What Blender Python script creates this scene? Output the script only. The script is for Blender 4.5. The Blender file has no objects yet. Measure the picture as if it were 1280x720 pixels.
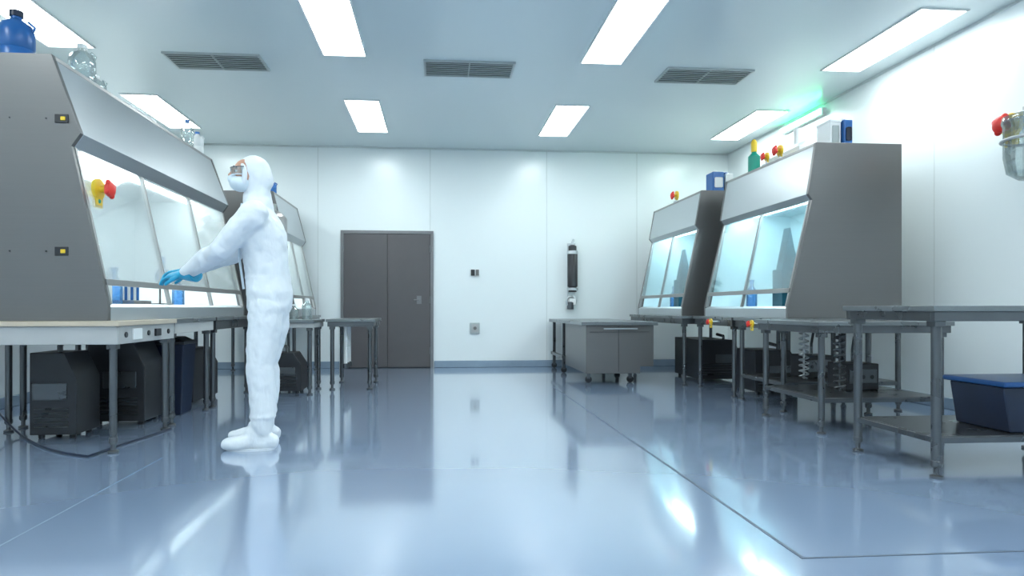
import bpy, bmesh, math, random
from mathutils import Vector, Matrix
random.seed(4)
scene = bpy.context.scene
scene.view_settings.view_transform = 'Standard'
scene.view_settings.look = 'None'
scene.view_settings.exposure = 0.0

# ------------------------------------------------------------------ materials
def base_mat(name, col, rough=0.5, metal=0.0, var=0.05, nscale=6.0, stretch=(1,1,1), bump=0.0, bscale=40.0,
             emit=None, estr=0.0, coat=0.0, coat_ior=1.5, rvar=0.03, spec=0.5, bdist=0.01, coat_r=0.05):
    m = bpy.data.materials.new(name); m.use_nodes = True
    nt = m.node_tree; N = nt.nodes; L = nt.links
    b = N['Principled BSDF']
    tc = N.new('ShaderNodeTexCoord'); mp = N.new('ShaderNodeMapping'); mp.inputs['Scale'].default_value = stretch
    L.new(tc.outputs['Object'], mp.inputs['Vector'])
    nz = N.new('ShaderNodeTexNoise'); nz.inputs['Scale'].default_value = nscale; nz.inputs['Detail'].default_value = 4
    L.new(mp.outputs['Vector'], nz.inputs['Vector'])
    cr = N.new('ShaderNodeValToRGB')
    cr.color_ramp.elements[0].position = 0.3; cr.color_ramp.elements[1].position = 0.7
    cr.color_ramp.elements[0].color = tuple(max(0, c*(1-var)) for c in col)+(1,)
    cr.color_ramp.elements[1].color = tuple(min(1, c*(1+var)) for c in col)+(1,)
    L.new(nz.outputs['Fac'], cr.inputs['Fac']); L.new(cr.outputs['Color'], b.inputs['Base Color'])
    if rvar > 0:
        mr = N.new('ShaderNodeMapRange'); mr.inputs['To Min'].default_value = max(0.02, rough-rvar); mr.inputs['To Max'].default_value = min(1, rough+rvar)
        L.new(nz.outputs['Fac'], mr.inputs['Value']); L.new(mr.outputs['Result'], b.inputs['Roughness'])
    else: b.inputs['Roughness'].default_value = rough
    b.inputs['Metallic'].default_value = metal
    b.inputs['Specular IOR Level'].default_value = spec
    b.inputs['Coat Weight'].default_value = coat
    b.inputs['Coat IOR'].default_value = coat_ior
    b.inputs['Coat Roughness'].default_value = coat_r
    if bump > 0:
        n2 = N.new('ShaderNodeTexNoise'); n2.inputs['Scale'].default_value = bscale; n2.inputs['Detail'].default_value = 3
        n2.inputs['Distortion'].default_value = 0.6
        L.new(mp.outputs['Vector'], n2.inputs['Vector'])
        bp = N.new('ShaderNodeBump'); bp.inputs['Strength'].default_value = bump; bp.inputs['Distance'].default_value = bdist
        L.new(n2.outputs['Fac'], bp.inputs['Height']); L.new(bp.outputs['Normal'], b.inputs['Normal'])
    if emit:
        b.inputs['Emission Color'].default_value = tuple(emit)+(1,); b.inputs['Emission Strength'].default_value = estr
    return m

def glass_mat(name, tint=(0.9,0.97,0.96), refl=0.12, haze=0.0, hazecol=(0.9,0.95,0.95), rmax=0.75):
    m = bpy.data.materials.new(name); m.use_nodes = True
    nt = m.node_tree; N = nt.nodes; L = nt.links
    for n in list(N): N.remove(n)
    out = N.new('ShaderNodeOutputMaterial')
    tr = N.new('ShaderNodeBsdfTransparent'); tr.inputs['Color'].default_value = tint+(1,)
    gl = N.new('ShaderNodeBsdfGlossy'); gl.inputs['Roughness'].default_value = 0.06
    df = N.new('ShaderNodeBsdfDiffuse'); df.inputs['Color'].default_value = hazecol+(1,)
    lw = N.new('ShaderNodeLayerWeight'); lw.inputs['Blend'].default_value = 0.35
    mr = N.new('ShaderNodeMapRange'); mr.inputs['To Min'].default_value = refl; mr.inputs['To Max'].default_value = rmax
    L.new(lw.outputs['Fresnel'], mr.inputs['Value'])
    m0 = N.new('ShaderNodeMixShader'); m0.inputs['Fac'].default_value = haze
    nz = N.new('ShaderNodeTexNoise'); nz.inputs['Scale'].default_value = 3
    mz = N.new('ShaderNodeMapRange'); mz.inputs['To Min'].default_value = haze*0.7; mz.inputs['To Max'].default_value = haze*1.3
    L.new(nz.outputs['Fac'], mz.inputs['Value']); L.new(mz.outputs['Result'], m0.inputs['Fac'])
    L.new(tr.outputs[0], m0.inputs[1]); L.new(df.outputs[0], m0.inputs[2])
    mx = N.new('ShaderNodeMixShader')
    L.new(mr.outputs['Result'], mx.inputs['Fac']); L.new(m0.outputs[0], mx.inputs[1]); L.new(gl.outputs[0], mx.inputs[2])
    L.new(mx.outputs[0], out.inputs['Surface'])
    return m

M = {}
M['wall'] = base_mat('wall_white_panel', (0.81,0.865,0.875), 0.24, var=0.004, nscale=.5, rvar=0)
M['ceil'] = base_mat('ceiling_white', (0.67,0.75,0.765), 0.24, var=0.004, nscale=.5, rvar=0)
M['floor'] = base_mat('floor_epoxy', (0.25,0.335,0.475), 0.16, var=0.03, nscale=.8, rvar=0, coat=1.0, coat_ior=1.75, spec=0.8, coat_r=.075)
M['base'] = base_mat('cove_blue_grey', (0.24,0.32,0.41), 0.25)
M['seam'] = base_mat('floor_joint', (0.08,0.11,0.16), 0.4)
M['wseam'] = base_mat('wall_seam', (0.62,0.67,0.67), 0.5)
M['steel'] = base_mat('brushed_steel', (0.36,0.355,0.35), 0.34, metal=0.85, var=0.02, nscale=4, stretch=(60,.5,60), rvar=0.015)
M['steelL'] = base_mat('brushed_steel_light', (0.56,0.59,0.61), 0.36, metal=0.88, var=0.012, nscale=4, stretch=(70,.5,70), rvar=0.01)
M['steelD'] = base_mat('steel_panel_dark', (0.165,0.163,0.162), 0.34, metal=0.5, var=0.02, nscale=3, stretch=(.6,.6,60), rvar=0.015)
M['leg'] = base_mat('table_leg_steel', (0.13,0.14,0.15), 0.28, metal=0.8, var=0.08)
M['top'] = base_mat('table_top_steel', (0.20,0.22,0.23), 0.28, metal=0.6, var=0.04)
M['topbeige'] = base_mat('table_top_laminate', (0.56,0.48,0.38), 0.4, var=0.05)
M['rail'] = base_mat('white_rail', (0.44,0.45,0.45), 0.4, var=0.03)
M['black'] = base_mat('black_plastic', (0.02,0.022,0.027), 0.35, var=0.2)
M['navy'] = base_mat('navy_plastic', (0.008,0.016,0.042), 0.35, var=0.15)
M['blue'] = base_mat('blue_plastic', (0.015,0.12,0.38), 0.3, var=0.1)
M['bluel'] = base_mat('blue_lid_plastic', (0.010,0.07,0.22), 0.35, var=0.1)
M['liner'] = base_mat('cabinet_liner', (0.84,0.89,0.90), 0.4, var=0.02, nscale=3)
M['linerT'] = base_mat('cabinet_liner_teal', (0.52,0.70,0.75), 0.35, var=0.12, nscale=3)
M['teald'] = base_mat('dark_teal_equipment', (0.02,0.11,0.16), 0.35, var=0.3, nscale=8)
M['door'] = base_mat('door_grey', (0.10,0.093,0.097), 0.4, var=0.03)
M['doorf'] = base_mat('door_frame', (0.20,0.20,0.21), 0.35, metal=0.4)
M['white'] = base_mat('white_plastic', (0.80,0.82,0.82), 0.4, var=0.02)
M['red'] = base_mat('red_handle', (0.70,0.03,0.02), 0.35)
M['yellow'] = base_mat('yellow_handle', (0.80,0.55,0.03), 0.35)
M['orange'] = base_mat('orange_valve', (0.80,0.22,0.02), 0.35)
M['green'] = base_mat('green_liquid', (0.0,0.28,0.20), 0.3)
M['vent'] = base_mat('vent_dark', (0.05,0.07,0.07), 0.5)
M['ventf'] = base_mat('vent_frame', (0.40,0.45,0.45), 0.4)
M['lamp'] = base_mat('lamp_diffuser', (0.9,0.95,0.93), 0.5, emit=(0.91,0.995,1.0), estr=17.5, var=0.01)
M['lampc'] = base_mat('cabinet_lamp', (0.9,0.95,0.95), 0.5, emit=(0.88,0.98,1.0), estr=22.0, var=0.01)
M['lampg'] = base_mat('green_lamp', (0.2,0.9,0.4), 0.5, emit=(0.12,1.0,0.45), estr=16.0, var=0.01)
M['glass'] = glass_mat('cabinet_glass', (0.96,0.99,0.99), 0.07, 0.22)
M['glassT'] = glass_mat('cabinet_glass_tint', (0.88,0.96,0.97), 0.07, 0.03, (0.8,0.92,0.94), 0.45)
M['clear'] = glass_mat('clear_plastic', (0.80,0.88,0.88), 0.12, 0.12)
M['clearb'] = glass_mat('clear_blue', (0.25,0.55,0.85), 0.10, 0.15, (0.1,0.35,0.7))
M['suit'] = base_mat('coverall_fabric', (0.74,0.785,0.83), 0.6, var=0.015, nscale=8, stretch=(1,1,.55), bump=0.55, bscale=8, bdist=.03)
M['mask'] = base_mat('mask_fabric', (0.66,0.75,0.82), 0.7, var=0.02, bump=0.1, bscale=60)
M['skin'] = base_mat('skin', (0.48,0.26,0.18), 0.5, var=0.08, nscale=20)
M['glove'] = base_mat('nitrile_glove', (0.012,0.33,0.55), 0.38, var=0.1, nscale=30, bump=0.1)
M['dark'] = base_mat('eye_dark', (0.03,0.02,0.015), 0.2)

# ------------------------------------------------------------------ mesh builder
class MB:
    def __init__(s, name):
        s.name = name; s.bm = bmesh.new(); s.mats = []
    def mi(s, m):
        mm = M[m]
        if mm not in s.mats: s.mats.append(mm)
        return s.mats.index(mm)
    def add(s, verts, faces, m):
        i = s.mi(m); vs = [s.bm.verts.new(v) for v in verts]
        for f in faces:
            try:
                fc = s.bm.faces.new([vs[k] for k in f]); fc.material_index = i; fc.smooth = True
            except ValueError: pass
    def box(s, x0,x1,y0,y1,z0,z1,m):
        x0,x1=min(x0,x1),max(x0,x1)
        v=[(x0,y0,z0),(x1,y0,z0),(x1,y1,z0),(x0,y1,z0),(x0,y0,z1),(x1,y0,z1),(x1,y1,z1),(x0,y1,z1)]
        s.add(v,[(0,3,2,1),(4,5,6,7),(0,1,5,4),(1,2,6,5),(2,3,7,6),(3,0,4,7)],m)
    def prism(s, poly, y0, y1, m):
        n=len(poly); v=[(x,y0,z) for x,z in poly]+[(x,y1,z) for x,z in poly]
        f=[tuple(range(n)),tuple(range(2*n-1,n-1,-1))]+[(i,(i+1)%n,(i+1)%n+n,i+n) for i in range(n)]
        s.add(v,f,m)
    def tube(s, pts, rs, m, n=14):
        pts=[Vector(p) for p in pts]
        if not isinstance(rs,(list,tuple)): rs=[rs]*len(pts)
        verts=[]; up=None
        for i,p in enumerate(pts):
            t=(pts[min(i+1,len(pts)-1)]-pts[max(i-1,0)]).normalized()
            if up is None:
                a=Vector((0,0,1)) if abs(t.z)<0.9 else Vector((0,1,0))
                up=(a-t*a.dot(t)).normalized()
            else:
                up=(up-t*up.dot(t)).normalized()
            sd=t.cross(up)
            r=rs[i]; ru,rv=(r if isinstance(r,(list,tuple)) else (r,r))
            for k in range(n):
                a=2*math.pi*k/n
                verts.append(p+up*(ru*math.cos(a))+sd*(rv*math.sin(a)))
        f=[]
        for i in range(len(pts)-1):
            for k in range(n):
                f.append((i*n+k,i*n+(k+1)%n,(i+1)*n+(k+1)%n,(i+1)*n+k))
        f.append(tuple(range(n-1,-1,-1))); f.append(tuple((len(pts)-1)*n+k for k in range(n)))
        s.add(verts,f,m)
    def lathe(s, c, prof, m, n=24, axis='z'):
        verts=[]
        for r,h in prof:
            r=max(r,1e-4)
            for k in range(n):
                a=2*math.pi*k/n
                p=(r*math.cos(a),r*math.sin(a),h)
                if axis=='x': p=(h,p[0],p[1])
                if axis=='y': p=(p[0],h,p[1])
                verts.append((c[0]+p[0],c[1]+p[1],c[2]+p[2]))
        f=[]
        for i in range(len(prof)-1):
            for k in range(n): f.append((i*n+k,i*n+(k+1)%n,(i+1)*n+(k+1)%n,(i+1)*n+k))
        f.append(tuple(range(n-1,-1,-1))); f.append(tuple((len(prof)-1)*n+k for k in range(n)))
        s.add(verts,f,m)
    def sphere(s,c,r,m,n=20,rot=None):
        if not isinstance(r,(tuple,list)): r=(r,r,r)
        i=s.mi(m)
        res=bmesh.ops.create_uvsphere(s.bm,u_segments=n,v_segments=n//2,radius=1)
        for v in res['verts']:
            p=Vector((v.co.x*r[0],v.co.y*r[1],v.co.z*r[2]))
            if rot: p=rot@p
            v.co=p+Vector(c)
        for v in res['verts']:
            for f in v.link_faces: f.material_index=i; f.smooth=True
    def torus(s,c,R,r,m,axis='x',n=24,k=8,sx=1.0):
        vs=[];f=[]
        for i in range(n):
            a=2*math.pi*i/n
            for j in range(k):
                b=2*math.pi*j/k
                q=(R+r*math.cos(b)); p=(q*math.cos(a)*sx,q*math.sin(a),r*math.sin(b))
                if axis=='x': p=(p[2],p[0],p[1])
                if axis=='y': p=(p[0],p[2],p[1])
                vs.append((c[0]+p[0],c[1]+p[1],c[2]+p[2]))
        for i in range(n):
            for j in range(k):
                f.append((i*k+j,((i+1)%n)*k+j,((i+1)%n)*k+(j+1)%k,i*k+(j+1)%k))
        s.add(vs,f,m)
    def rotz(s,c,ang):
        R=Matrix.Rotation(ang,3,'Z'); c=Vector(c)
        for v in s.bm.verts: v.co=R@(v.co-c)+c
    def done(s, bevel=0.003, parent=None):
        bmesh.ops.recalc_face_normals(s.bm, faces=s.bm.faces[:])
        xs=[v.co for v in s.bm.verts]
        c=Vector(((min(v.x for v in xs)+max(v.x for v in xs))/2,(min(v.y for v in xs)+max(v.y for v in xs))/2,min(v.z for v in xs)))
        for v in s.bm.verts: v.co-=c
        if bevel==0:
            for e in s.bm.edges:
                if len(e.link_faces)==2 and e.calc_face_angle(0)>math.radians(38): e.smooth=False
        me=bpy.data.meshes.new(s.name); s.bm.to_mesh(me); s.bm.free()
        for m in s.mats: me.materials.append(m)
        o=bpy.data.objects.new(s.name,me); scene.collection.objects.link(o); o.location=c
        if bevel>0:
            b=o.modifiers.new('bevel','BEVEL'); b.width=bevel; b.segments=2; b.limit_method='ANGLE'
            b.angle_limit=math.radians(38); b.use_clamp_overlap=False; b.harden_normals=True
        if parent: o.parent=parent
        return o

# ------------------------------------------------------------------ room
XL,XR,YB,YF,H=-3.8,4.43,9.5,-3.2,3.24
def simple(name,*a,bevel=0):
    b=MB(name); b.box(*a); return b.done(bevel)
simple('floor',XL-.1,XR+.1,YF-.1,YB+.1,-.1,0,'floor')
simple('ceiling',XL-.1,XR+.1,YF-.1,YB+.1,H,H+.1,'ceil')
simple('wall_left',XL-.1,XL,YF-.1,YB+.1,0,H,'wall')
simple('wall_right',XR,XR+.1,YF-.1,YB+.1,0,H,'wall')
simple('wall_back',XL,XR,YB,YB+.1,0,H,'wall')
simple('wall_front',XL,XR,YF-.1,YF,0,H,'wall')
def cove(name,a,b,c,d,e=.1):
    m=MB(name); m.box(a,b,c,d,0,e,'base'); return m.done(.008)
cove('baseboard_left',XL,XL+.02,YF,YB)
cove('baseboard_right',XR-.02,XR,YF,YB)
b=MB('baseboard_back'); b.box(XL,-1.44,YB-.02,YB,0,.1,'base'); b.box(-.06,XR,YB-.02,YB,0,.1,'base'); b.done(.008)
tn=1
def trim(*a):
    global tn
    o=simple('trim_%d'%tn,*a); tn+=1; return o
for x in (-1.75,-.12,1.62,3.0):
    z0 = 2.03 if x==-.12 else .1
    trim(x-.005,x+.005,YB-.003,YB,z0,H,'wseam')
for y in (3.0,5.4,7.8): trim(XR-.002,XR,y-.003,y+.003,.1,H,'wseam')
trim(XL,XR,YB-.012,YB,H-.02,H,'wseam')
trim(XR-.012,XR,YF,YB-.02,H-.02,H,'wseam')
trim(1.27,1.285,2.15,7.1,0,.0015,'seam')
trim(1.285,4.3,2.15,2.160,0,.0015,'seam')
trim(-1.62,-1.614,-1.0,3.9,0,.0012,'base')

ROWS=(-3.3,-.87,1.56,3.98)
for y0 in (7.35,4.75,2.15,-.45,-2.6):
    for x in ROWS:
        L=1.3 if y0>-2 else .9
        b=MB('ceiling_light_panel'); w=.19
        b.box(x-w,x+w,y0,y0+L,H-.006,H,'lamp')
        f=.015
        b.box(x-w-f,x-w,y0-f,y0+L+f,H-.012,H,'white'); b.box(x+w,x+w+f,y0-f,y0+L+f,H-.012,H,'white')
        b.box(x-w,x+w,y0-f,y0,H-.012,H,'white'); b.box(x-w,x+w,y0+L,y0+L+f,H-.012,H,'white')
        b.done(0)
for x in (-2.10,.30,2.68):
    y=6.12
    b=MB('ceiling_air_vent'); w=.42; d=.36
    b.box(x-w,x+w,y,y+d,H-.004,H,'vent')
    for (a,c,e,g) in ((x-w,x+w,y-.02,y),(x-w,x+w,y+d,y+d+.02),(x-w-.02,x-w,y-.02,y+d+.02),(x+w,x+w+.02,y-.02,y+d+.02)):
        b.box(a,c,e,g,H-.018,H,'ventf')
    for i in range(7):
        yy=y+.03+i*.05
        b.box(x-w,x+w,yy,yy+.010,H-.018,H-.012,'ventf')
    b.box(x-.006,x+.006,y,y+d,H-.02,H-.004,'ventf')
    b.done(0)

b=MB('green_indicator_light'); b.box(XR-.05,XR,7.0,7.9,3.10,3.18,'white'); b.box(XR-.07,XR-.05,7.02,7.88,3.11,3.17,'lampg'); b.done(.003)

# door
b=MB('door_1'); y=YB-.002
x0,x1,zt=-1.377,-.118,1.97
b.box(x0-.045,x0,y-.03,y,0,zt+.045,'doorf'); b.box(x1,x1+.045,y-.03,y,0,zt+.045,'doorf'); b.box(x0,x1,y-.03,y,zt,zt+.045,'doorf')
xm=(x0+x1)/2
b.box(x0+.004,xm-.004,y-.022,y,.012,zt-.004,'door'); b.box(xm+.004,x1-.004,y-.022,y,.012,zt-.004,'door')
b.box(x0,x1,y-.012,y,.0,zt,'black')
b.box(x1-.2,x1-.13,y-.028,y-.022,.94,1.06,'doorf')
b.tube([(x1-.165,y-.03,1.0),(x1-.165,y-.07,1.0),(x1-.24,y-.07,1.0)],.008,'doorf')
for z in (.25,1.0,1.75):
    b.tube([(x0,y-.035,z-.05),(x0,y-.035,z+.05)],.01,'doorf'); b.tube([(x1,y-.035,z-.05),(x1,y-.035,z+.05)],.01,'doorf')
b.done(.002)

b=MB('wall_switch_plate'); b.box(.47,.61,YB-.015,YB,1.35,1.46,'white'); b.box(.48,.54,YB-.02,YB-.014,1.36,1.45,'black'); b.box(.55,.60,YB-.02,YB-.014,1.36,1.45,'steelD'); b.done(.002)
b=MB('wall_outlet'); b.box(.47,.61,YB-.03,YB,.50,.66,'ventf'); b.box(.49,.59,YB-.036,YB-.03,.52,.64,'rail'); b.lathe((.54,YB-.037,.58),[(.025,-.004),(.025,.004)],'steelD',axis='y'); b.done(.003)
b=MB('wall_mounted_dispenser')
X=1.99; Y=YB-.1
b.box(X-.06,X+.06,YB-.03,YB,1.0,1.85,'steelL')
b.lathe((X,Y,1.12),[(.0,0),(.06,0),(.06,.07),(.075,.08),(.075,.56),(.06,.58),(.06,.68),(.03,.70),(.0,.70)],'black')
b.lathe((X,Y,1.68),[(.082,0),(.082,.05)],'steelL'); b.lathe((X,Y,1.14),[(.082,0),(.082,.04)],'steelL')
b.tube([(X,Y,1.80),(X,Y,1.86),(X+.03,YB-.03,1.9)],.02,'steelL')
b.torus((X-.02,YB-.1,.98),.07,.018,'steelL',axis='y'); b.box(X-.05,X+.05,YB-.12,YB,.93,1.02,'white')
b.lathe((X-.03,YB-.09,.86),[(0,0),(.05,0),(.05,.10),(.02,.12),(0,.12)],'leg')
b.done(.003)

# ------------------------------------------------------------------ tables
def table(name,x0,x1,y0,y1,h,top='top',rail='leg',apron=.07,shelf=None,legr=.022,tt=.03,bolts=None):
    b=MB(name)
    b.box(x0,x1,y0,y1,h-tt,h,top)
    i=.015
    b.box(x0+i,x1-i,y0+i,y0+i+.03,h-tt-apron,h-tt,rail); b.box(x0+i,x1-i,y1-i-.03,y1-i,h-tt-apron,h-tt,rail)
    b.box(x0+i,x0+i+.03,y0+i+.03,y1-i-.03,h-tt-apron,h-tt,rail); b.box(x1-i-.03,x1-i,y0+i+.03,y1-i-.03,h-tt-apron,h-tt,rail)
    o=.06
    for x in (x0+o,x1-o):
        for y in (y0+o,y1-o):
            b.tube([(x,y,.055),(x,y,h-tt)],legr,'leg')
            b.lathe((x,y,0),[(.03,0),(.032,.012),(.014,.02),(.014,.06),(legr+.004,.062),(legr+.004,.09),(legr,.092)],'leg')
            b.box(x-legr-.006,x+legr+.006,y-legr-.006,y+legr+.006,h-tt-apron-.03,h-tt-apron+.001,'leg')
    if shelf:
        b.box(x0+o-.01,x1-o+.01,y0+o-.015,y0+o+.015,shelf-.03,shelf,'leg'); b.box(x0+o-.01,x1-o+.01,y1-o-.015,y1-o+.015,shelf-.03,shelf,'leg')
        b.box(x0+o-.015,x0+o+.015,y0+o,y1-o,shelf-.03,shelf,'leg'); b.box(x1-o-.015,x1-o+.015,y0+o,y1-o,shelf-.03,shelf,'leg')
        b.box(x0+o,x1-o,y0+o,y1-o,shelf-.004,shelf+.004,'leg')
    if bolts:
        xb=x1-i if bolts=='+' else x0+i
        n=3
        for k in range(n):
            yy=y0+.12+(y1-y0-.24)*k/(n-1)
            b.lathe((xb,yy,h-tt-apron/2),[(.018,-.006),(.018,.008)],'black',n=12,axis='x')
        b.box(xb,xb+.012,y0+.2,y0+.32,h-tt-apron+.02,h-tt-.02,'white'); b.box(xb,xb+.014,y1-.34,y1-.26,h-tt-apron+.03,h-tt-.03,'black')
    return b.done(.003)
table('stainless_lab_table',-3.10,-1.91,4.00,4.86,.80,top='topbeige',rail='rail',apron=.11,bolts='+')
table('stainless_lab_table',-3.10,-1.93,4.90,5.74,.80,rail='rail',apron=.08)
table('stainless_lab_table',-3.10,-1.93,5.78,6.9,.80,rail='leg',apron=.08)
table('stainless_lab_table',-1.80,-1.24,6.55,7.15,.76,rail='rail',apron=.05)
table('stainless_lab_table',-1.20,-.68,6.95,7.75,.76,rail='leg',apron=.05)
table('stainless_lab_table',-2.95,-1.68,7.85,9.35,.78,rail='leg',apron=.07)
table('stainless_lab_table',2.51,3.75,3.06,3.80,.892,apron=.05,shelf=.21,legr=.024)
table('stainless_lab_table',2.60,3.60,4.20,5.08,.785,apron=.05,shelf=.25)
table('stainless_lab_table',2.84,3.98,5.12,5.98,.79,apron=.06,shelf=.25)
table('stainless_lab_table',2.84,3.98,6.02,6.96,.79,apron=.06)
table('stainless_lab_table',2.72,3.95,7.00,8.95,.79,apron=.06)

# ------------------------------------------------------------------ biosafety cabinets
def valve(b,c,s=1.0,d=1):
    """service cock: yellow disc plate with a red lobed knob pointing to the room (d = +-1 along x)"""
    x,y,z=c
    b.lathe((x,y,z),[(.030*s,-.012*s),(.048*s,-.010*s),(.048*s,.006*s),(.030*s,.010*s)],'yellow',n=24,axis='x')
    b.lathe((x+d*.022*s,y,z),[(.016*s,-.02*s),(.016*s,.02*s)],'yellow',n=14,axis='x')
    b.lathe((x+d*.05*s,y,z),[(.020*s,-.018*s),(.034*s,-.010*s),(.034*s,.008*s),(.016*s,.018*s)],'red',n=20,axis='x')
    for k in range(4):
        a=k*math.pi/2+.5
        b.sphere((x+d*.049*s,y+.032*s*math.cos(a),z+.032*s*math.sin(a)),(.012*s,.015*s,.015*s),'red',n=10)
    b.box(x-.004,x+.004,y-.03*s,y+.03*s,z-.085*s,z-.04*s,'yellow')
    b.sphere((x,y,z-.055*s),(.010*s,.012*s,.012*s),'green',n=8)

def cabinet(name,y0,y1,zb,xb,fb,gt,gz,lip,lz,ht,zt,liner,glass,bays,valves=(),labels=(),items=(),hood='steelL'):
    b=MB(name); s=1 if fb>xb else -1; t=.035
    outer=[(xb,zb),(fb,zb),(fb,zb+.10),(gt,gz),(lip,lz),(ht,zt),(xb,zt)]
    b.prism(outer,y0,y0+t,'steelD'); b.prism(outer,y1-t,y1,'steelD')
    b.box(xb,xb+s*.03,y0+t,y1-t,zb,zt,'steel')
    b.box(xb+s*.03,xb+s*.04,y0+t,y1-t,zb+.1,gz+.1,liner)
    i0=[(xb+s*.04,zb+.1),(fb-s*.06,zb+.1),(gt-s*.03,gz),(gt-s*.04,gz+.1),(xb+s*.04,gz+.1)]
    b.prism(i0,y0+t,y0+t+.005,liner); b.prism(i0,y1-t-.005,y1-t,liner)
    b.box(xb+s*.03,ht,y0+t,y1-t,zt-.025,zt,'steel')
    b.prism([(ht,zt-.025),(lip,lz),(gt,gz),(gt-s*.04,gz),(gt-s*.04,lz),(ht-s*.04,zt-.025)],y0+t,y1-t,hood)
    b.box(xb+s*.04,gt-s*.04,y0+t,y1-t,gz+.10,gz+.12,liner)
    b.box(xb+s*.03,fb-s*.02,y0+t,y1-t,zb,zb+.09,'steel')
    b.prism([(fb,zb+.0),(fb,zb+.085),(fb-s*.05,zb+.105),(fb-s*.16,zb+.10),(fb-s*.16,zb+.09),(fb-s*.02,zb+.09),(fb-s*.02,zb)],y0+t,y1-t,'steelL')
    z1=zb+.24; f=(z1-zb-.10)/(gz-zb-.10); gx=fb+(gt-fb)*f
    b.prism([(gx,z1),(gt,gz),(gt-s*.008,gz),(gx-s*.008,z1)],y0+t+.02,y1-t-.02,glass)
    b.prism([(gx+s*.012,z1-.02),(gx+s*.006,z1+.02),(gx-s*.016,z1+.02),(gx-s*.012,z1-.02)],y0+t,y1-t,'steel')
    ys=[y0+t+(y1-y0-2*t)*k/bays for k in range(bays+1)]
    for k,yy in enumerate(ys):
        w=.022 if 0<k<bays else .02
        a=yy-w/2 if 0<k<bays else (yy if k==0 else yy-w)
        b.prism([(fb,zb+.10),(gt+s*.006,gz),(gt-s*.022,gz),(fb-s*.03,zb+.10)],a,a+w,'steel')
    b.box(gt-s*.16,gt-s*.34,y0+.10,y1-.10,gz+.075,gz+.10,'lampc')
    b.box(xb+s*.04,xb+s*.07,y0+.1,y1-.1,zb+.18,zb+.34,'linerT')
    for (yy,kind) in items:
        xx=(xb+fb)/2+s*.12
        if kind=='bottle': b.lathe((xx,yy,zb+.1),[(.05,0),(.055,.02),(.055,.17),(.02,.22),(.02,.26),(.026,.26),(.026,.29),(0,.29)],'clearb',n=16)
        if kind=='box': b.box(xx-.15,xx+.12,yy-.12,yy+.12,zb+.1,zb+.34,'white'); b.box(xx-.1,xx+.05,yy-.125,yy-.12,zb+.15,zb+.25,'black')
        if kind=='rack':
            b.box(xx-.1,xx+.1,yy-.15,yy+.15,zb+.1,zb+.14,'steel')
            for q in range(6): b.lathe((xx,yy-.13+q*.05,zb+.12),[(.014,0),(.014,.15),(.017,.155),(.017,.18),(0,.18)],'blue' if q%2 else 'white',n=10)
        if kind=='stand':
            b.box(xx-.08,xx+.08,yy-.1,yy+.1,zb+.1,zb+.12,'black'); b.tube([(xx,yy,zb+.12),(xx,yy,zb+.62)],.009,'steelD')
            b.sphere((xx,yy+.07,zb+.36),(.07,.07,.08),'clearb',n=14); b.tube([(xx,yy,zb+.48),(xx,yy+.07,zb+.46)],.008,'black'); b.tube([(xx,yy+.07,zb+.42),(xx,yy+.07,zb+.54)],.018,'clearb')
        if kind=='tower':
            xx=fb-s*.42
            b.box(xx-.12,xx+.1,yy-.09,yy+.09,zb+.1,zb+.46,'teald'); b.prism([(xx-.1,zb+.46),(xx+.08,zb+.46),(xx+.02,zb+.66),(xx-.02,zb+.86)],yy-.06,yy+.06,'teald')
            b.tube([(xx,yy-.14,zb+.1),(xx,yy-.14,zb+.55)],.022,'teald'); b.tube([(xx-.02,yy+.15,zb+.1),(xx-.02,yy+.15,zb+.38)],.035,'teald')
    for (x,z) in labels:
        b.box(x-.04,x+.04,y0-.006,y0,z-.027,z+.027,'black'); b.box(x-.004,x+.024,y0-.009,y0-.006,z-.012,z+.012,'yellow')
        b.lathe((x-.09,y0-.002,z),[(.006,-.004),(.006,.003)],'black',n=8,axis='y'); b.lathe((x-.30,y0-.002,z),[(.006,-.004),(.006,.003)],'black',n=8,axis='y')
    for v in valves: valve(b,v[:3],v[3],s)
    return b.done(.003)

cabinet('biosafety_cabinet',4.10,6.88,.801,-3.15,-2.02,-2.235,1.87,-2.18,1.95,-2.35,2.43,'liner','glass',3,
        valves=[(-2.165,4.28,1.64,1.4)],labels=[(-2.29,2.035),(-2.29,1.226)],
        items=[(4.7,'box'),(5.1,'bottle'),(5.35,'rack'),(5.9,'stand'),(6.3,'bottle')])
cabinet('biosafety_cabinet',7.95,9.3,.781,-2.90,-1.74,-1.93,1.75,-1.88,1.82,-2.0,2.30,'liner','glass',2,
        items=[(8.3,'bottle'),(8.7,'rack')])
cabinet('biosafety_cabinet',5.20,6.92,.791,3.97,2.95,3.165,1.80,3.13,1.85,3.20,2.29,'linerT','glassT',2,
        items=[(5.55,'tower'),(5.92,'tower'),(6.6,'bottle')])
cabinet('biosafety_cabinet',7.22,8.88,.791,3.90,2.82,3.02,1.80,2.98,1.85,3.05,2.25,'linerT','glassT',2,
        items=[(7.7,'tower'),(8.2,'tower'),(8.6,'bottle')])

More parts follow.
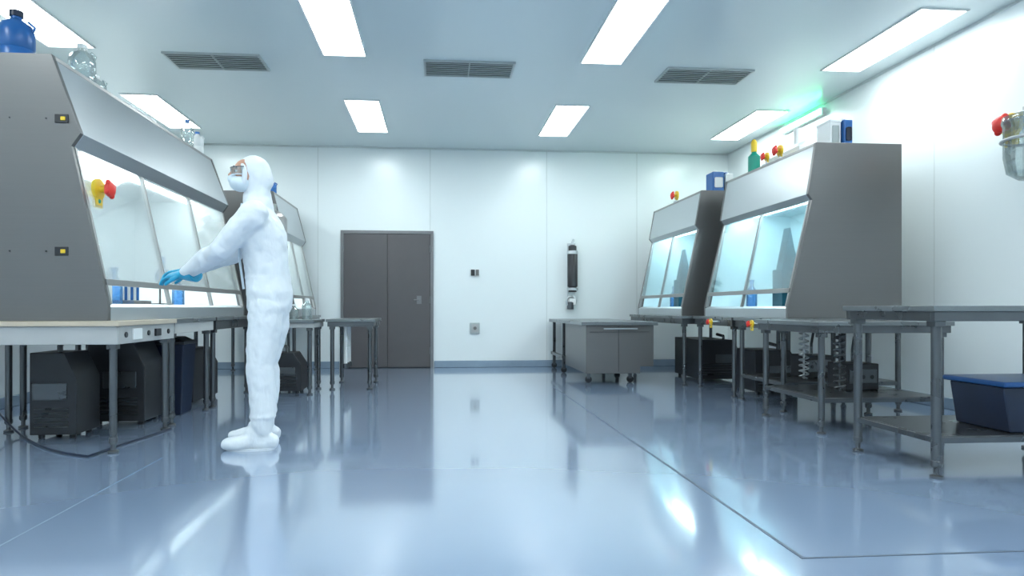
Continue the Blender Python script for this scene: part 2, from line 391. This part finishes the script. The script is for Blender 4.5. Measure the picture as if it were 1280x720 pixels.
# ------------------------------------------------------------------ things on cabinet tops
ZL,ZR1,ZR2,ZL2=2.431,2.291,2.251,2.301
def jug(name,x,y,z,r,h,body,cap):
    b=MB(name)
    b.lathe((x,y,z),[(0,0),(r*.92,0),(r,.02),(r,h*.30),(r*.94,h*.33),(r,h*.36),(r,h*.62),(r*.85,h*.75),(r*.3,h*.86),(r*.3,h*.92),(0,h*.92)],body)
    b.lathe((x,y,z+h*.90),[(0,0),(r*.38,0),(r*.38,h*.10),(0,h*.10)],cap,n=18)
    b.tube([(x+r*.9,y,z+h*.60),(x+r*1.1,y,z+h*.72),(x+r*.7,y,z+h*.82)],r*.09,body)
    return b.done(0)
jug('blue_water_jug',-2.74,4.40,ZL,.105,.38,'blue','navy')
jug('blue_water_jug',-2.97,4.40,ZL,.10,.36,'blue','navy')
jug('clear_carboy',-2.50,4.72,ZL,.085,.30,'clear','white')
jug('clear_carboy',-2.58,5.05,ZL,.075,.20,'clear','white')
jug('reagent_bottle',-2.44,6.45,ZL,.06,.28,'clear','blue')
jug('reagent_bottle',-2.42,6.66,ZL,.06,.22,'white','blue')
jug('blue_water_jug',-2.10,8.2,ZL2,.08,.18,'blue','white')
def carton(name,x0,x1,y0,y1,z0,z1,m,lab):
    b=MB(name); b.box(x0,x1,y0,y1,z0,z1,m); b.box(x0+.02,x1-.02,y0-.003,y0,z0+.03,z1-.05,lab)
    b.box(x0-.004,x1+.004,y0-.004,y1+.004,z1-.02,z1+.004,m)
    return b.done(.004)
carton('supply_box',-2.75,-2.52,5.5,5.95,ZL,ZL+.12,'white','ventf')
carton('supply_box',3.42,3.52,5.35,5.55,ZR1,2.53,'white','ventf')
b=MB('detergent_container'); b.box(3.53,3.61,5.32,5.5,ZR1,2.53,'blue'); b.lathe((3.57,5.41,2.53),[(.03,0),(.03,.03),(0,.03)],'white'); b.box(3.545,3.595,5.316,5.32,2.34,2.46,'navy'); b.done(.012)
b=MB('detergent_container'); b.box(3.22,3.36,7.3,7.5,ZR2,2.49,'blue'); b.lathe((3.29,7.4,2.49),[(.03,0),(.03,.03),(0,.03)],'white'); b.box(3.24,3.34,7.296,7.3,2.3,2.42,'white'); b.done(.012)
b=MB('detergent_container'); b.box(3.38,3.47,7.3,7.5,ZR2,2.47,'white'); b.lathe((3.425,7.4,2.47),[(.03,0),(.03,.03),(0,.03)],'blue'); b.done(.012)
b=MB('reagent_bottle'); b.lathe((3.29,6.45,ZR1),[(0,0),(.06,0),(.06,.17),(.025,.21),(.025,.23),(0,.23)],'green'); b.lathe((3.29,6.45,2.51),[(.03,0),(.03,.10),(.015,.13),(0,.13)],'yellow'); b.done(0)
for (x,y,z,sc) in ((3.27,5.9,ZR1,1.1),(3.27,6.15,ZR1,.9),(3.11,8.15,ZR2,1.2)):
    b=MB('gas_valve'); b.box(x-.03,x+.06,y-.05,y+.05,z,z+.03,'steelL'); b.tube([(x,y,z+.03),(x,y,z+.10)],.010,'steelL'); valve(b,(x,y,z+.10),sc,-1); b.done(0)
b=MB('air_filter_unit'); b.box(3.40,3.75,5.8,6.4,ZR1,2.42,'white'); b.prism([(3.44,2.42),(3.7,2.42),(3.62,2.5),(3.52,2.5)],5.85,6.35,'liner')
b.tube([(3.57,6.1,2.5),(3.57,6.1,2.66)],.045,'white'); b.done(.004)

b=MB('wall_mounted_canister')
cx,cy=4.22,4.22
b.box(4.40,4.43,3.95,4.5,1.85,2.40,'rail')
prof=[(0,0),(.10,.0),(.17,.05),(.19,.16),(.19,.38),(.20,.40),(.20,.42),(0,.43)]
b.lathe((cx,cy,1.80),[(r*.95,h) for r,h in prof],'clear',n=28)
b.lathe((cx,cy,2.22),[(.185,-.03),(.19,0),(.185,.03),(.06,.05),(0,.05)],'clear',n=28)
b.box(cx+.1,4.40,cy-.03,cy+.03,2.05,2.12,'rail'); b.torus((cx,cy,2.08),.19,.012,'rail',axis='z')
b.tube([(cx,cy,2.27),(cx+.02,cy+.14,2.31),(cx+.03,cy+.21,2.27)],.016,'white')
valve(b,(cx+.03,cy+.21,2.24),1.8,-1)
b.done(0)

b=MB('storage_bin')
b.prism([(3.02,.216),(3.50,.216),(3.54,.46),(2.98,.46)],3.16,3.52,'navy'); b.box(2.96,3.56,3.13,3.55,.46,.49,'bluel'); b.box(3.1,3.4,3.125,3.132,.467,.482,'navy'); b.done(.01)
def pump(name,x0,x1,y0,y1,h):
    b=MB(name); b.prism([(x0,.03),(x1,.03),(x1,h*.7),(x1-.08,h),(x0,h)],y0,y1,'black')
    for yy in (y0+.05,y1-.05):
        for x in (x0+.05,x1-.05): b.lathe((x,yy,0),[(.02,0),(.02,.03)],'black',n=10)
    xa=max(x0+.02,x1-.3)
    b.box(xa,x1-.06,y0-.004,y0,h*.45,h*.65,'leg')
    for k in range(5): b.box(x0+.03,x1-.05,y0-.006,y0,.08+k*.03,.09+k*.03,'leg')
    b.tube([(x1-.16,y0+.1,h),(x1-.16,y0+.1,h+.04),(x1-.2,y0+.2,h+.06)],.018,'leg')
    return b.done(.006)
pump('vacuum_pump',-2.72,-2.42,4.5,4.8,.58)
pump('vacuum_pump',-2.60,-2.20,5.0,5.35,.62)
pump('vacuum_pump',-2.65,-2.2,5.95,6.6,.5)
pump('vacuum_pump',-1.74,-1.40,6.68,7.0,.42)
pump('vacuum_pump',3.1,3.6,7.4,8.2,.5)
pump('vacuum_pump',3.2,3.65,6.25,6.7,.45)
def tallbin(name,x0,x1,y0,y1,h):
    b=MB(name)
    v=[(x0+.03,y0+.03,0),(x1-.03,y0+.03,0),(x1-.03,y1-.03,0),(x0+.03,y1-.03,0),(x0,y0,h),(x1,y0,h),(x1,y1,h),(x0,y1,h)]
    b.add(v,[(0,3,2,1),(4,5,6,7),(0,1,5,4),(1,2,6,5),(2,3,7,6),(3,0,4,7)],'navy')
    b.box(x0-.012,x1+.012,y0-.012,y1+.012,h,h+.03,'black'); b.prism([(x0+.02,h+.03),(x1-.02,h+.03),(x1-.08,h+.06),(x0+.08,h+.06)],y0+.02,y1-.02,'black')
    return b.done(.008)
tallbin('waste_bin',-2.42,-2.08,5.42,5.70,.58)
b=MB('floor_cable'); pts=[]
for k in range(40):
    t=k/39; pts.append((-3.3+1.25*t, 4.9-.95*t+.06*math.sin(t*6), .008+ .30*max(0,1-t*2.2)**2))
for k in range(1,16):
    t=k/15; pts.append((-2.05+.12*t, 3.95+.9*t+.04*math.sin(t*5), .008))
b.tube(pts,.007,'navy',n=8); b.done(0)
def coil(name,x,y,z0,z1,r=.035,m='steelL',turns=9):
    b=MB(name); pts=[]
    n=turns*12
    for k in range(n+1):
        a=2*math.pi*k/12; pts.append((x+r*math.cos(a),y+r*math.sin(a),z0+(z1-z0)*k/n))
    b.tube(pts,.008,m,n=6); b.tube([(x,y,z0),(x,y,z1)],.008,m,n=6); return b.done(0)
coil('coiled_air_hose',2.95,4.5,.27,.69,m='leg')
coil('coiled_air_hose',3.15,5.3,.27,.69,m='steelL')
def ctrl(name,x,y,z):
    b=MB(name); b.box(x-.13,x+.13,y-.12,y+.12,z,z+.20,'black'); b.box(x-.11,x+.11,y-.126,y-.12,z+.05,z+.16,'leg')
    for k in range(3): b.lathe((x-.07+.07*k,y-.128,z+.10),[(.016,-.006),(.016,.004)],'black',n=14,axis='y')
    b.tube([(x,y,z+.20),(x,y,z+.30),(x+.05,y+.05,z+.40)],.012,'leg',n=10)
    return b.done(.006)
ctrl('pump_controller',3.22,4.75,.255); ctrl('pump_controller',3.40,5.6,.255)
for (x,y) in ((2.79,5.45),(2.79,6.3)):
    b=MB('gas_valve'); b.tube([(x+.060,y,.74),(x-.03,y,.74)],.012,'steelL'); valve(b,(x-.03,y,.74),.7,-1); b.done(0)
def bottle(name,x,y,z,r,h,body,cap):
    b=MB(name); b.lathe((x,y,z),[(0,0),(r,0),(r,h*.65),(r*.4,h*.8),(r*.4,h*.9),(0,h*.9)],body,n=18); b.lathe((x,y,z+h*.88),[(0,0),(r*.48,0),(r*.48,h*.12),(0,h*.12)],cap,n=14); return b.done(0)
for (x,y,h,c) in ((-1.66,6.7,.2,'blue'),(-1.5,6.8,.16,'white'),(-1.35,6.72,.22,'white')):
    bottle('reagent_bottle',x,y,.761,.05,h,'clear',c)
b=MB('stainless_funnel_hopper'); X,Y=-1.90,7.5
b.lathe((X,Y,.95),[(.03,0),(.04,.25),(.17,.5),(.17,.95),(.12,1.02),(.05,1.05),(.05,1.12),(0,1.12)],'steel',n=28)
for a in range(3):
    q=a*2.094+.5; b.tube([(X+.2*math.cos(q),Y+.2*math.sin(q),0),(X+.165*math.cos(q),Y+.165*math.sin(q),1.6)],.016,'leg',n=10)
b.torus((X,Y,.6),.185,.01,'leg',axis='z'); b.done(0)
b=MB('waste_pipe_set'); x=-1.02; ys=[7.15,7.3,7.45]
for y in ys:
    b.tube([(x,y,.25),(x,y,.72)],.02,'white',n=10); b.lathe((x,y,.22),[(0,0),(.03,0),(.03,.05),(0,.05)],'leg',n=12)
b.tube([(x,ys[0],.45),(x,ys[-1],.45)],.012,'steelL',n=8); b.done(0)
b=MB('stainless_mobile_bench')
b.box(1.64,2.54,7.24,9.42,.68,.72,'top')
b.prism([(1.70,.12),(2.34,.12),(2.34,.20),(2.50,.20),(2.50,.68),(1.70,.68)],7.28,8.5,'steelD')
b.box(2.08,2.084,7.277,7.28,.14,.67,'black'); b.box(1.74,2.44,7.270,7.28,.60,.604,'black')
b.tube([(1.9,7.25,.64),(2.3,7.25,.64)],.008,'steelL',n=8)
b.box(1.66,1.70,8.52,9.38,.2,.24,'leg')
for y in (8.6,9.32):
    for x in (1.70,2.44): b.box(x-.02,x+.02,y-.02,y+.02,.08,.68,'leg')
for x,y in ((1.76,7.42),(2.26,7.42),(1.70,8.6),(2.44,8.6),(1.70,9.32),(2.44,9.32)):
    b.lathe((x,y,.04),[(.04,-.015),(.04,.015)],'black',n=16,axis='y'); b.box(x-.02,x+.02,y-.022,y+.022,.05,.13,'leg')
b.done(.004)

# ------------------------------------------------------------------ person
P=bpy.data.objects.new('cleanroom_worker',None); scene.collection.objects.link(P); P.location=(-1.15,4.2,0)
def finish(mb,name,voxel,smooth,disp=None):
    bmesh.ops.recalc_face_normals(mb.bm, faces=mb.bm.faces[:])
    me=bpy.data.meshes.new(name)
    for v in mb.bm.verts: v.co-=P.location
    mb.bm.to_mesh(me); mb.bm.free()
    for m in mb.mats: me.materials.append(m)
    o=bpy.data.objects.new(name,me); scene.collection.objects.link(o); o.parent=P
    r=o.modifiers.new('remesh','REMESH'); r.mode='VOXEL'; r.voxel_size=voxel; r.use_smooth_shade=True
    sm=o.modifiers.new('smooth','SMOOTH'); sm.factor=.5; sm.iterations=smooth
    if disp:
        for k,(size,st) in enumerate(disp):
            tx=bpy.data.textures.new(name+'_folds%d'%k,'CLOUDS'); tx.noise_scale=size; tx.noise_depth=1
            d=o.modifiers.new('folds%d'%k,'DISPLACE'); d.texture=tx; d.strength=st; d.mid_level=.5; d.texture_coords='LOCAL'
        s2=o.modifiers.new('smooth2','SMOOTH'); s2.factor=.5; s2.iterations=2
    return o
def cap(pts,rs):
    pts=[Vector(p) for p in pts]; rs=[r if isinstance(r,tuple) else (r,r) for r in rs]
    d0=(pts[0]-pts[1]).normalized(); d1=(pts[-1]-pts[-2]).normalized()
    a0=min(rs[0]); a1=min(rs[-1])
    P2=[pts[0]+d0*a0*.95,pts[0]+d0*a0*.7]+pts+[pts[-1]+d1*a1*.7,pts[-1]+d1*a1*.95]
    R2=[(rs[0][0]*.3,rs[0][1]*.3),(rs[0][0]*.72,rs[0][1]*.72)]+rs+[(rs[-1][0]*.72,rs[-1][1]*.72),(rs[-1][0]*.3,rs[-1][1]*.3)]
    return P2,R2
b=MB('body')
tor=[(-1.09,4.21,.80,.12,.10),(-1.09,4.21,.88,.180,.138),(-1.09,4.21,.97,.185,.145),(-1.10,4.21,1.08,.168,.133),(-1.115,4.21,1.2,.172,.136),(-1.13,4.21,1.32,.195,.142),(-1.145,4.21,1.41,.21,.128),(-1.16,4.21,1.48,.175,.10),(-1.175,4.21,1.53,.11,.08),(-1.185,4.21,1.60,.072,.072)]
pp,rr=cap([t[:3] for t in tor],[(t[3],t[4]) for t in tor]); b.tube(pp,rr,'suit',n=28)
b.sphere((-1.185,4.21,1.745),(.106,.094,.116),'suit',n=28)
b.sphere((-1.165,4.21,1.70),(.102,.090,.105),'suit',n=24)
b.tube([(-1.165,4.21,1.66),(-1.155,4.21,1.58),(-1.15,4.21,1.50),(-1.145,4.21,1.45)],[(.084,.078),(.080,.076),(.12,.088),(.15,.09)],'suit',n=24)
for (yh,yk,ya,xk,xa) in ((4.12,4.10,4.08,-1.12,-1.10),(4.30,4.32,4.33,-1.15,-1.15)):
    pp,rr=cap([(-1.09,yh,.90),(-1.10,yh,.75),(xk,yk,.52),(xk+.015,yk,.36),(xa,ya,.21),(xa,ya,.12)],[.106,.104,.085,.082,.075,.058])
    b.tube(pp,rr,'suit',n=20)
    b.sphere((xa,ya,.205),(.082,.080,.026),'suit')
    dy=-.015 if ya<4.2 else .015
    pp,rr=cap([(xa+.06,ya,.052),(xa-.0,ya,.057),(xa-.09,ya+dy*.6,.050),(xa-.17,ya+dy,.042),(xa-.21,ya+dy*1.2,.038)],[(.05,.045),(.062,.052),(.053,.053),(.042,.054),(.034,.044)])
    b.tube(pp,rr,'suit',n=18)
    b.sphere((xa-.03,ya,.095),(.085,.052,.062),'suit')
b.sphere((-1.10,4.21,1.07),(.139,.174,.016),'suit',n=28)
arms=[((-1.14,4.03,1.45),(-1.345,4.05,1.235),(-1.62,4.25,1.112)),((-1.16,4.39,1.45),(-1.40,4.45,1.25),(-1.68,4.46,1.13))]
for (s0,e0,w0) in arms:
    s0,e0,w0=map(Vector,(s0,e0,w0))
    pp,rr=cap([s0,s0.lerp(e0,.45),e0,e0.lerp(w0,.5),w0],[.090,.080,.070,.062,.046])
    b.tube(pp,rr,'suit',n=18)
    for t in (.55,.88):
        c=s0.lerp(e0,t); b.sphere(c,(.078-.006*t,.078-.006*t,.045),'suit',n=14)
        c=e0.lerp(w0,t*.8); b.sphere(c,(.030,.064-.010*t,.068-.012*t),'suit',n=14)
body=finish(b,'body',.009,3,[(.18,.018),(.06,.014)])
b=MB('boot_soles')
for (xa,ya) in ((-1.10,4.08),(-1.15,4.33)):
    b.lathe((xa-.07,ya-.005,0),[(0,0),(.052,0),(.053,.014),(0,.014)],'suit',n=28)
for v in b.bm.verts:
    cxx=-1.17 if v.co.y<4.2 else -1.22
    v.co.x=cxx+(v.co.x-cxx)*2.8
o=b.done(0); o.parent=P; o.location-=P.location
b=MB('zip_flap')
b.tube([(-1.245,4.15,1.54),(-1.27,4.15,1.40),(-1.262,4.15,1.2),(-1.235,4.15,1.0)],.008,'mask',n=8)
o=b.done(0); o.parent=P; o.location-=P.location
HC=(-1.185,4.21,1.73); ANG=math.radians(28)
hx,hy,hz=-1.238,4.21,1.73
b=MB('face')
b.sphere((hx,hy,hz),(.078,.070,.098),'skin',n=28)
b.sphere((hx-.066,hy,hz+.030),(.018,.05,.012),'skin',n=16)
b.tube([(hx-.073,hy,hz+.02),(hx-.096,hy,hz-.015),(hx-.088,hy,hz-.03)],[.008,.013,.011],'skin',n=12)
b.sphere((hx-.055,hy-.042,hz-.012),(.018,.022,.016),'skin',n=12); b.sphere((hx-.055,hy+.042,hz-.012),(.018,.022,.016),'skin',n=12)
b.sphere((hx-.055,hy,hz-.062),(.02,.026,.008),'skin',n=12)
b.rotz(HC,ANG); face=finish(b,'face',.004,2)
b=MB('eyes')
for s in (-1,1):
    b.sphere((hx-.064,hy+s*.030,hz+.009),(.011,.015,.009),'white',n=14); b.sphere((hx-.073,hy+s*.031,hz+.009),(.004,.007,.007),'dark',n=10)
    b.tube([(hx-.080,hy+s*.012,hz+.030),(hx-.079,hy+s*.032,hz+.037),(hx-.066,hy+s*.050,hz+.030)],[.003,.0055,.003],'dark',n=8)
b.rotz(HC,ANG); o=b.done(0); o.parent=P; o.location-=P.location
b=MB('face_mask')
b.sphere((hx-.030,hy,hz-.058),(.070,.070,.056),'mask',n=28)
b.sphere((hx-.072,hy,hz-.038),(.038,.036,.036),'mask',n=20)
b.rotz(HC,ANG); mk=finish(b,'face_mask',.005,3)
b=MB('hood_rim'); pts=[]
for k in range(33):
    a=2*math.pi*k/32; pts.append((hx-.034+.012*abs(math.sin(a)), hy+.070*math.sin(a), hz-.016+.076*math.cos(a)))
b.tube(pts,.016,'suit',n=10)
b.rotz(HC,ANG); o=b.done(0); o.parent=P; o.location-=P.location
b=MB('safety_goggles')
arc=[]
for k in range(17):
    a=-1.25+2.5*k/16; arc.append((hx+.002-.094*math.cos(a), hy+.082*math.sin(a)))
for zz,m,r in ((.034,'leg',.003),(-.014,'mask',.003)):
    b.tube([(x,y,hz+zz) for x,y in arc],r,m,n=8)
vs=[(x,y,hz-.014) for x,y in arc]+[(x,y,hz+.034) for x,y in arc]
b.add(vs,[(k,k+1,k+18,k+17) for k in range(16)],'clear')
b.rotz(HC,ANG); o=b.done(0); o.parent=P; o.location-=P.location

def hand(name,w,d,n,side,sc=1.0,curl=.35):
    w=Vector(w); d=Vector(d).normalized(); n=Vector(n); n=(n-d*n.dot(d)).normalized(); l=d.cross(n)*side
    b=MB(name)
    def T(a,bb,c): return w+(d*a+l*bb+n*c)*sc
    def ell(pts,rl,rn):
        verts=[];N=18
        for (p,a1,a2) in zip(pts,rl,rn):
            for k in range(N):
                t=2*math.pi*k/N; verts.append(p+l*(a1*math.cos(t)*sc)+n*(a2*math.sin(t)*sc))
        f=[]
        for i in range(len(pts)-1):
            for k in range(N): f.append((i*N+k,i*N+(k+1)%N,(i+1)*N+(k+1)%N,(i+1)*N+k))
        f.append(tuple(range(N-1,-1,-1))); f.append(tuple((len(pts)-1)*N+k for k in range(N)))
        b.add(verts,f,'glove')
    ell([T(-.085,0,0),T(-.08,0,0),T(-.02,0,0),T(.015,.002,0),T(.05,.003,0),T(.085,.002,0),T(.097,0,0)],[.058,.060,.046,.036,.043,.043,.034],[.058,.060,.042,.025,.019,.016,.012])
    fl=[(.030,.075,.0095,.05),(.010,.083,.010,.02),(-.011,.077,.0095,-.02),(-.031,.060,.0085,-.06)]
    for i,(off,Ln,r,spread) in enumerate(fl):
        c=curl*(1+.15*i)
        p=Vector((.088-abs(off-.01)*.15,off,0)); pts=[T(p.x-.015,p.y,0),T(p.x,p.y,0)]
        ang=0; cur=p.copy()
        for seg,fr in enumerate((.45,.30,.25)):
            ang+=c
            st=Vector((math.cos(ang)*Ln*fr, spread*Ln*fr, -math.sin(ang)*Ln*fr)); cur=cur+st; pts.append(T(cur.x,cur.y,cur.z))
        pp,rr=cap(pts,[r*sc*1.05,r*sc*1.08,r*sc,r*sc*.9,r*sc*.78]); b.tube(pp,rr,'glove',n=12)
    pts=[T(.015,.02,-.004),T(.04,.043,-.012),T(.066,.060,-.022),T(.088,.064,-.034)]
    pp,rr=cap(pts,[.015*sc,.014*sc,.0115*sc,.0095*sc]); b.tube(pp,rr,'glove',n=12)
    return finish(b,name,.0035,3)
hand('glove_left',(-1.65,4.272,1.10),(-.9,.25,-.10),(.0,-.35,.9),-1,1.08,.3)
hand('glove_right',(-1.71,4.46,1.12),(-.95,.05,-.12),(.0,.3,.9),1,1.08,.3)
P.location.x+=.01

# ------------------------------------------------------------------ world + camera
wd=bpy.data.worlds.new('world'); scene.world=wd; wd.use_nodes=True
wd.node_tree.nodes['Background'].inputs['Color'].default_value=(.6,.7,.75,1); wd.node_tree.nodes['Background'].inputs['Strength'].default_value=.1
cd=bpy.data.cameras.new('camera'); cam=bpy.data.objects.new('camera',cd); scene.collection.objects.link(cam)
cd.sensor_width=36; cd.lens=22.5; cd.shift_x=28/1280; cd.shift_y=25/1280; cd.clip_start=.05
cam.location=(0,0,.88); cam.rotation_euler=(math.radians(90),0,-math.atan(.08))
scene.camera=cam
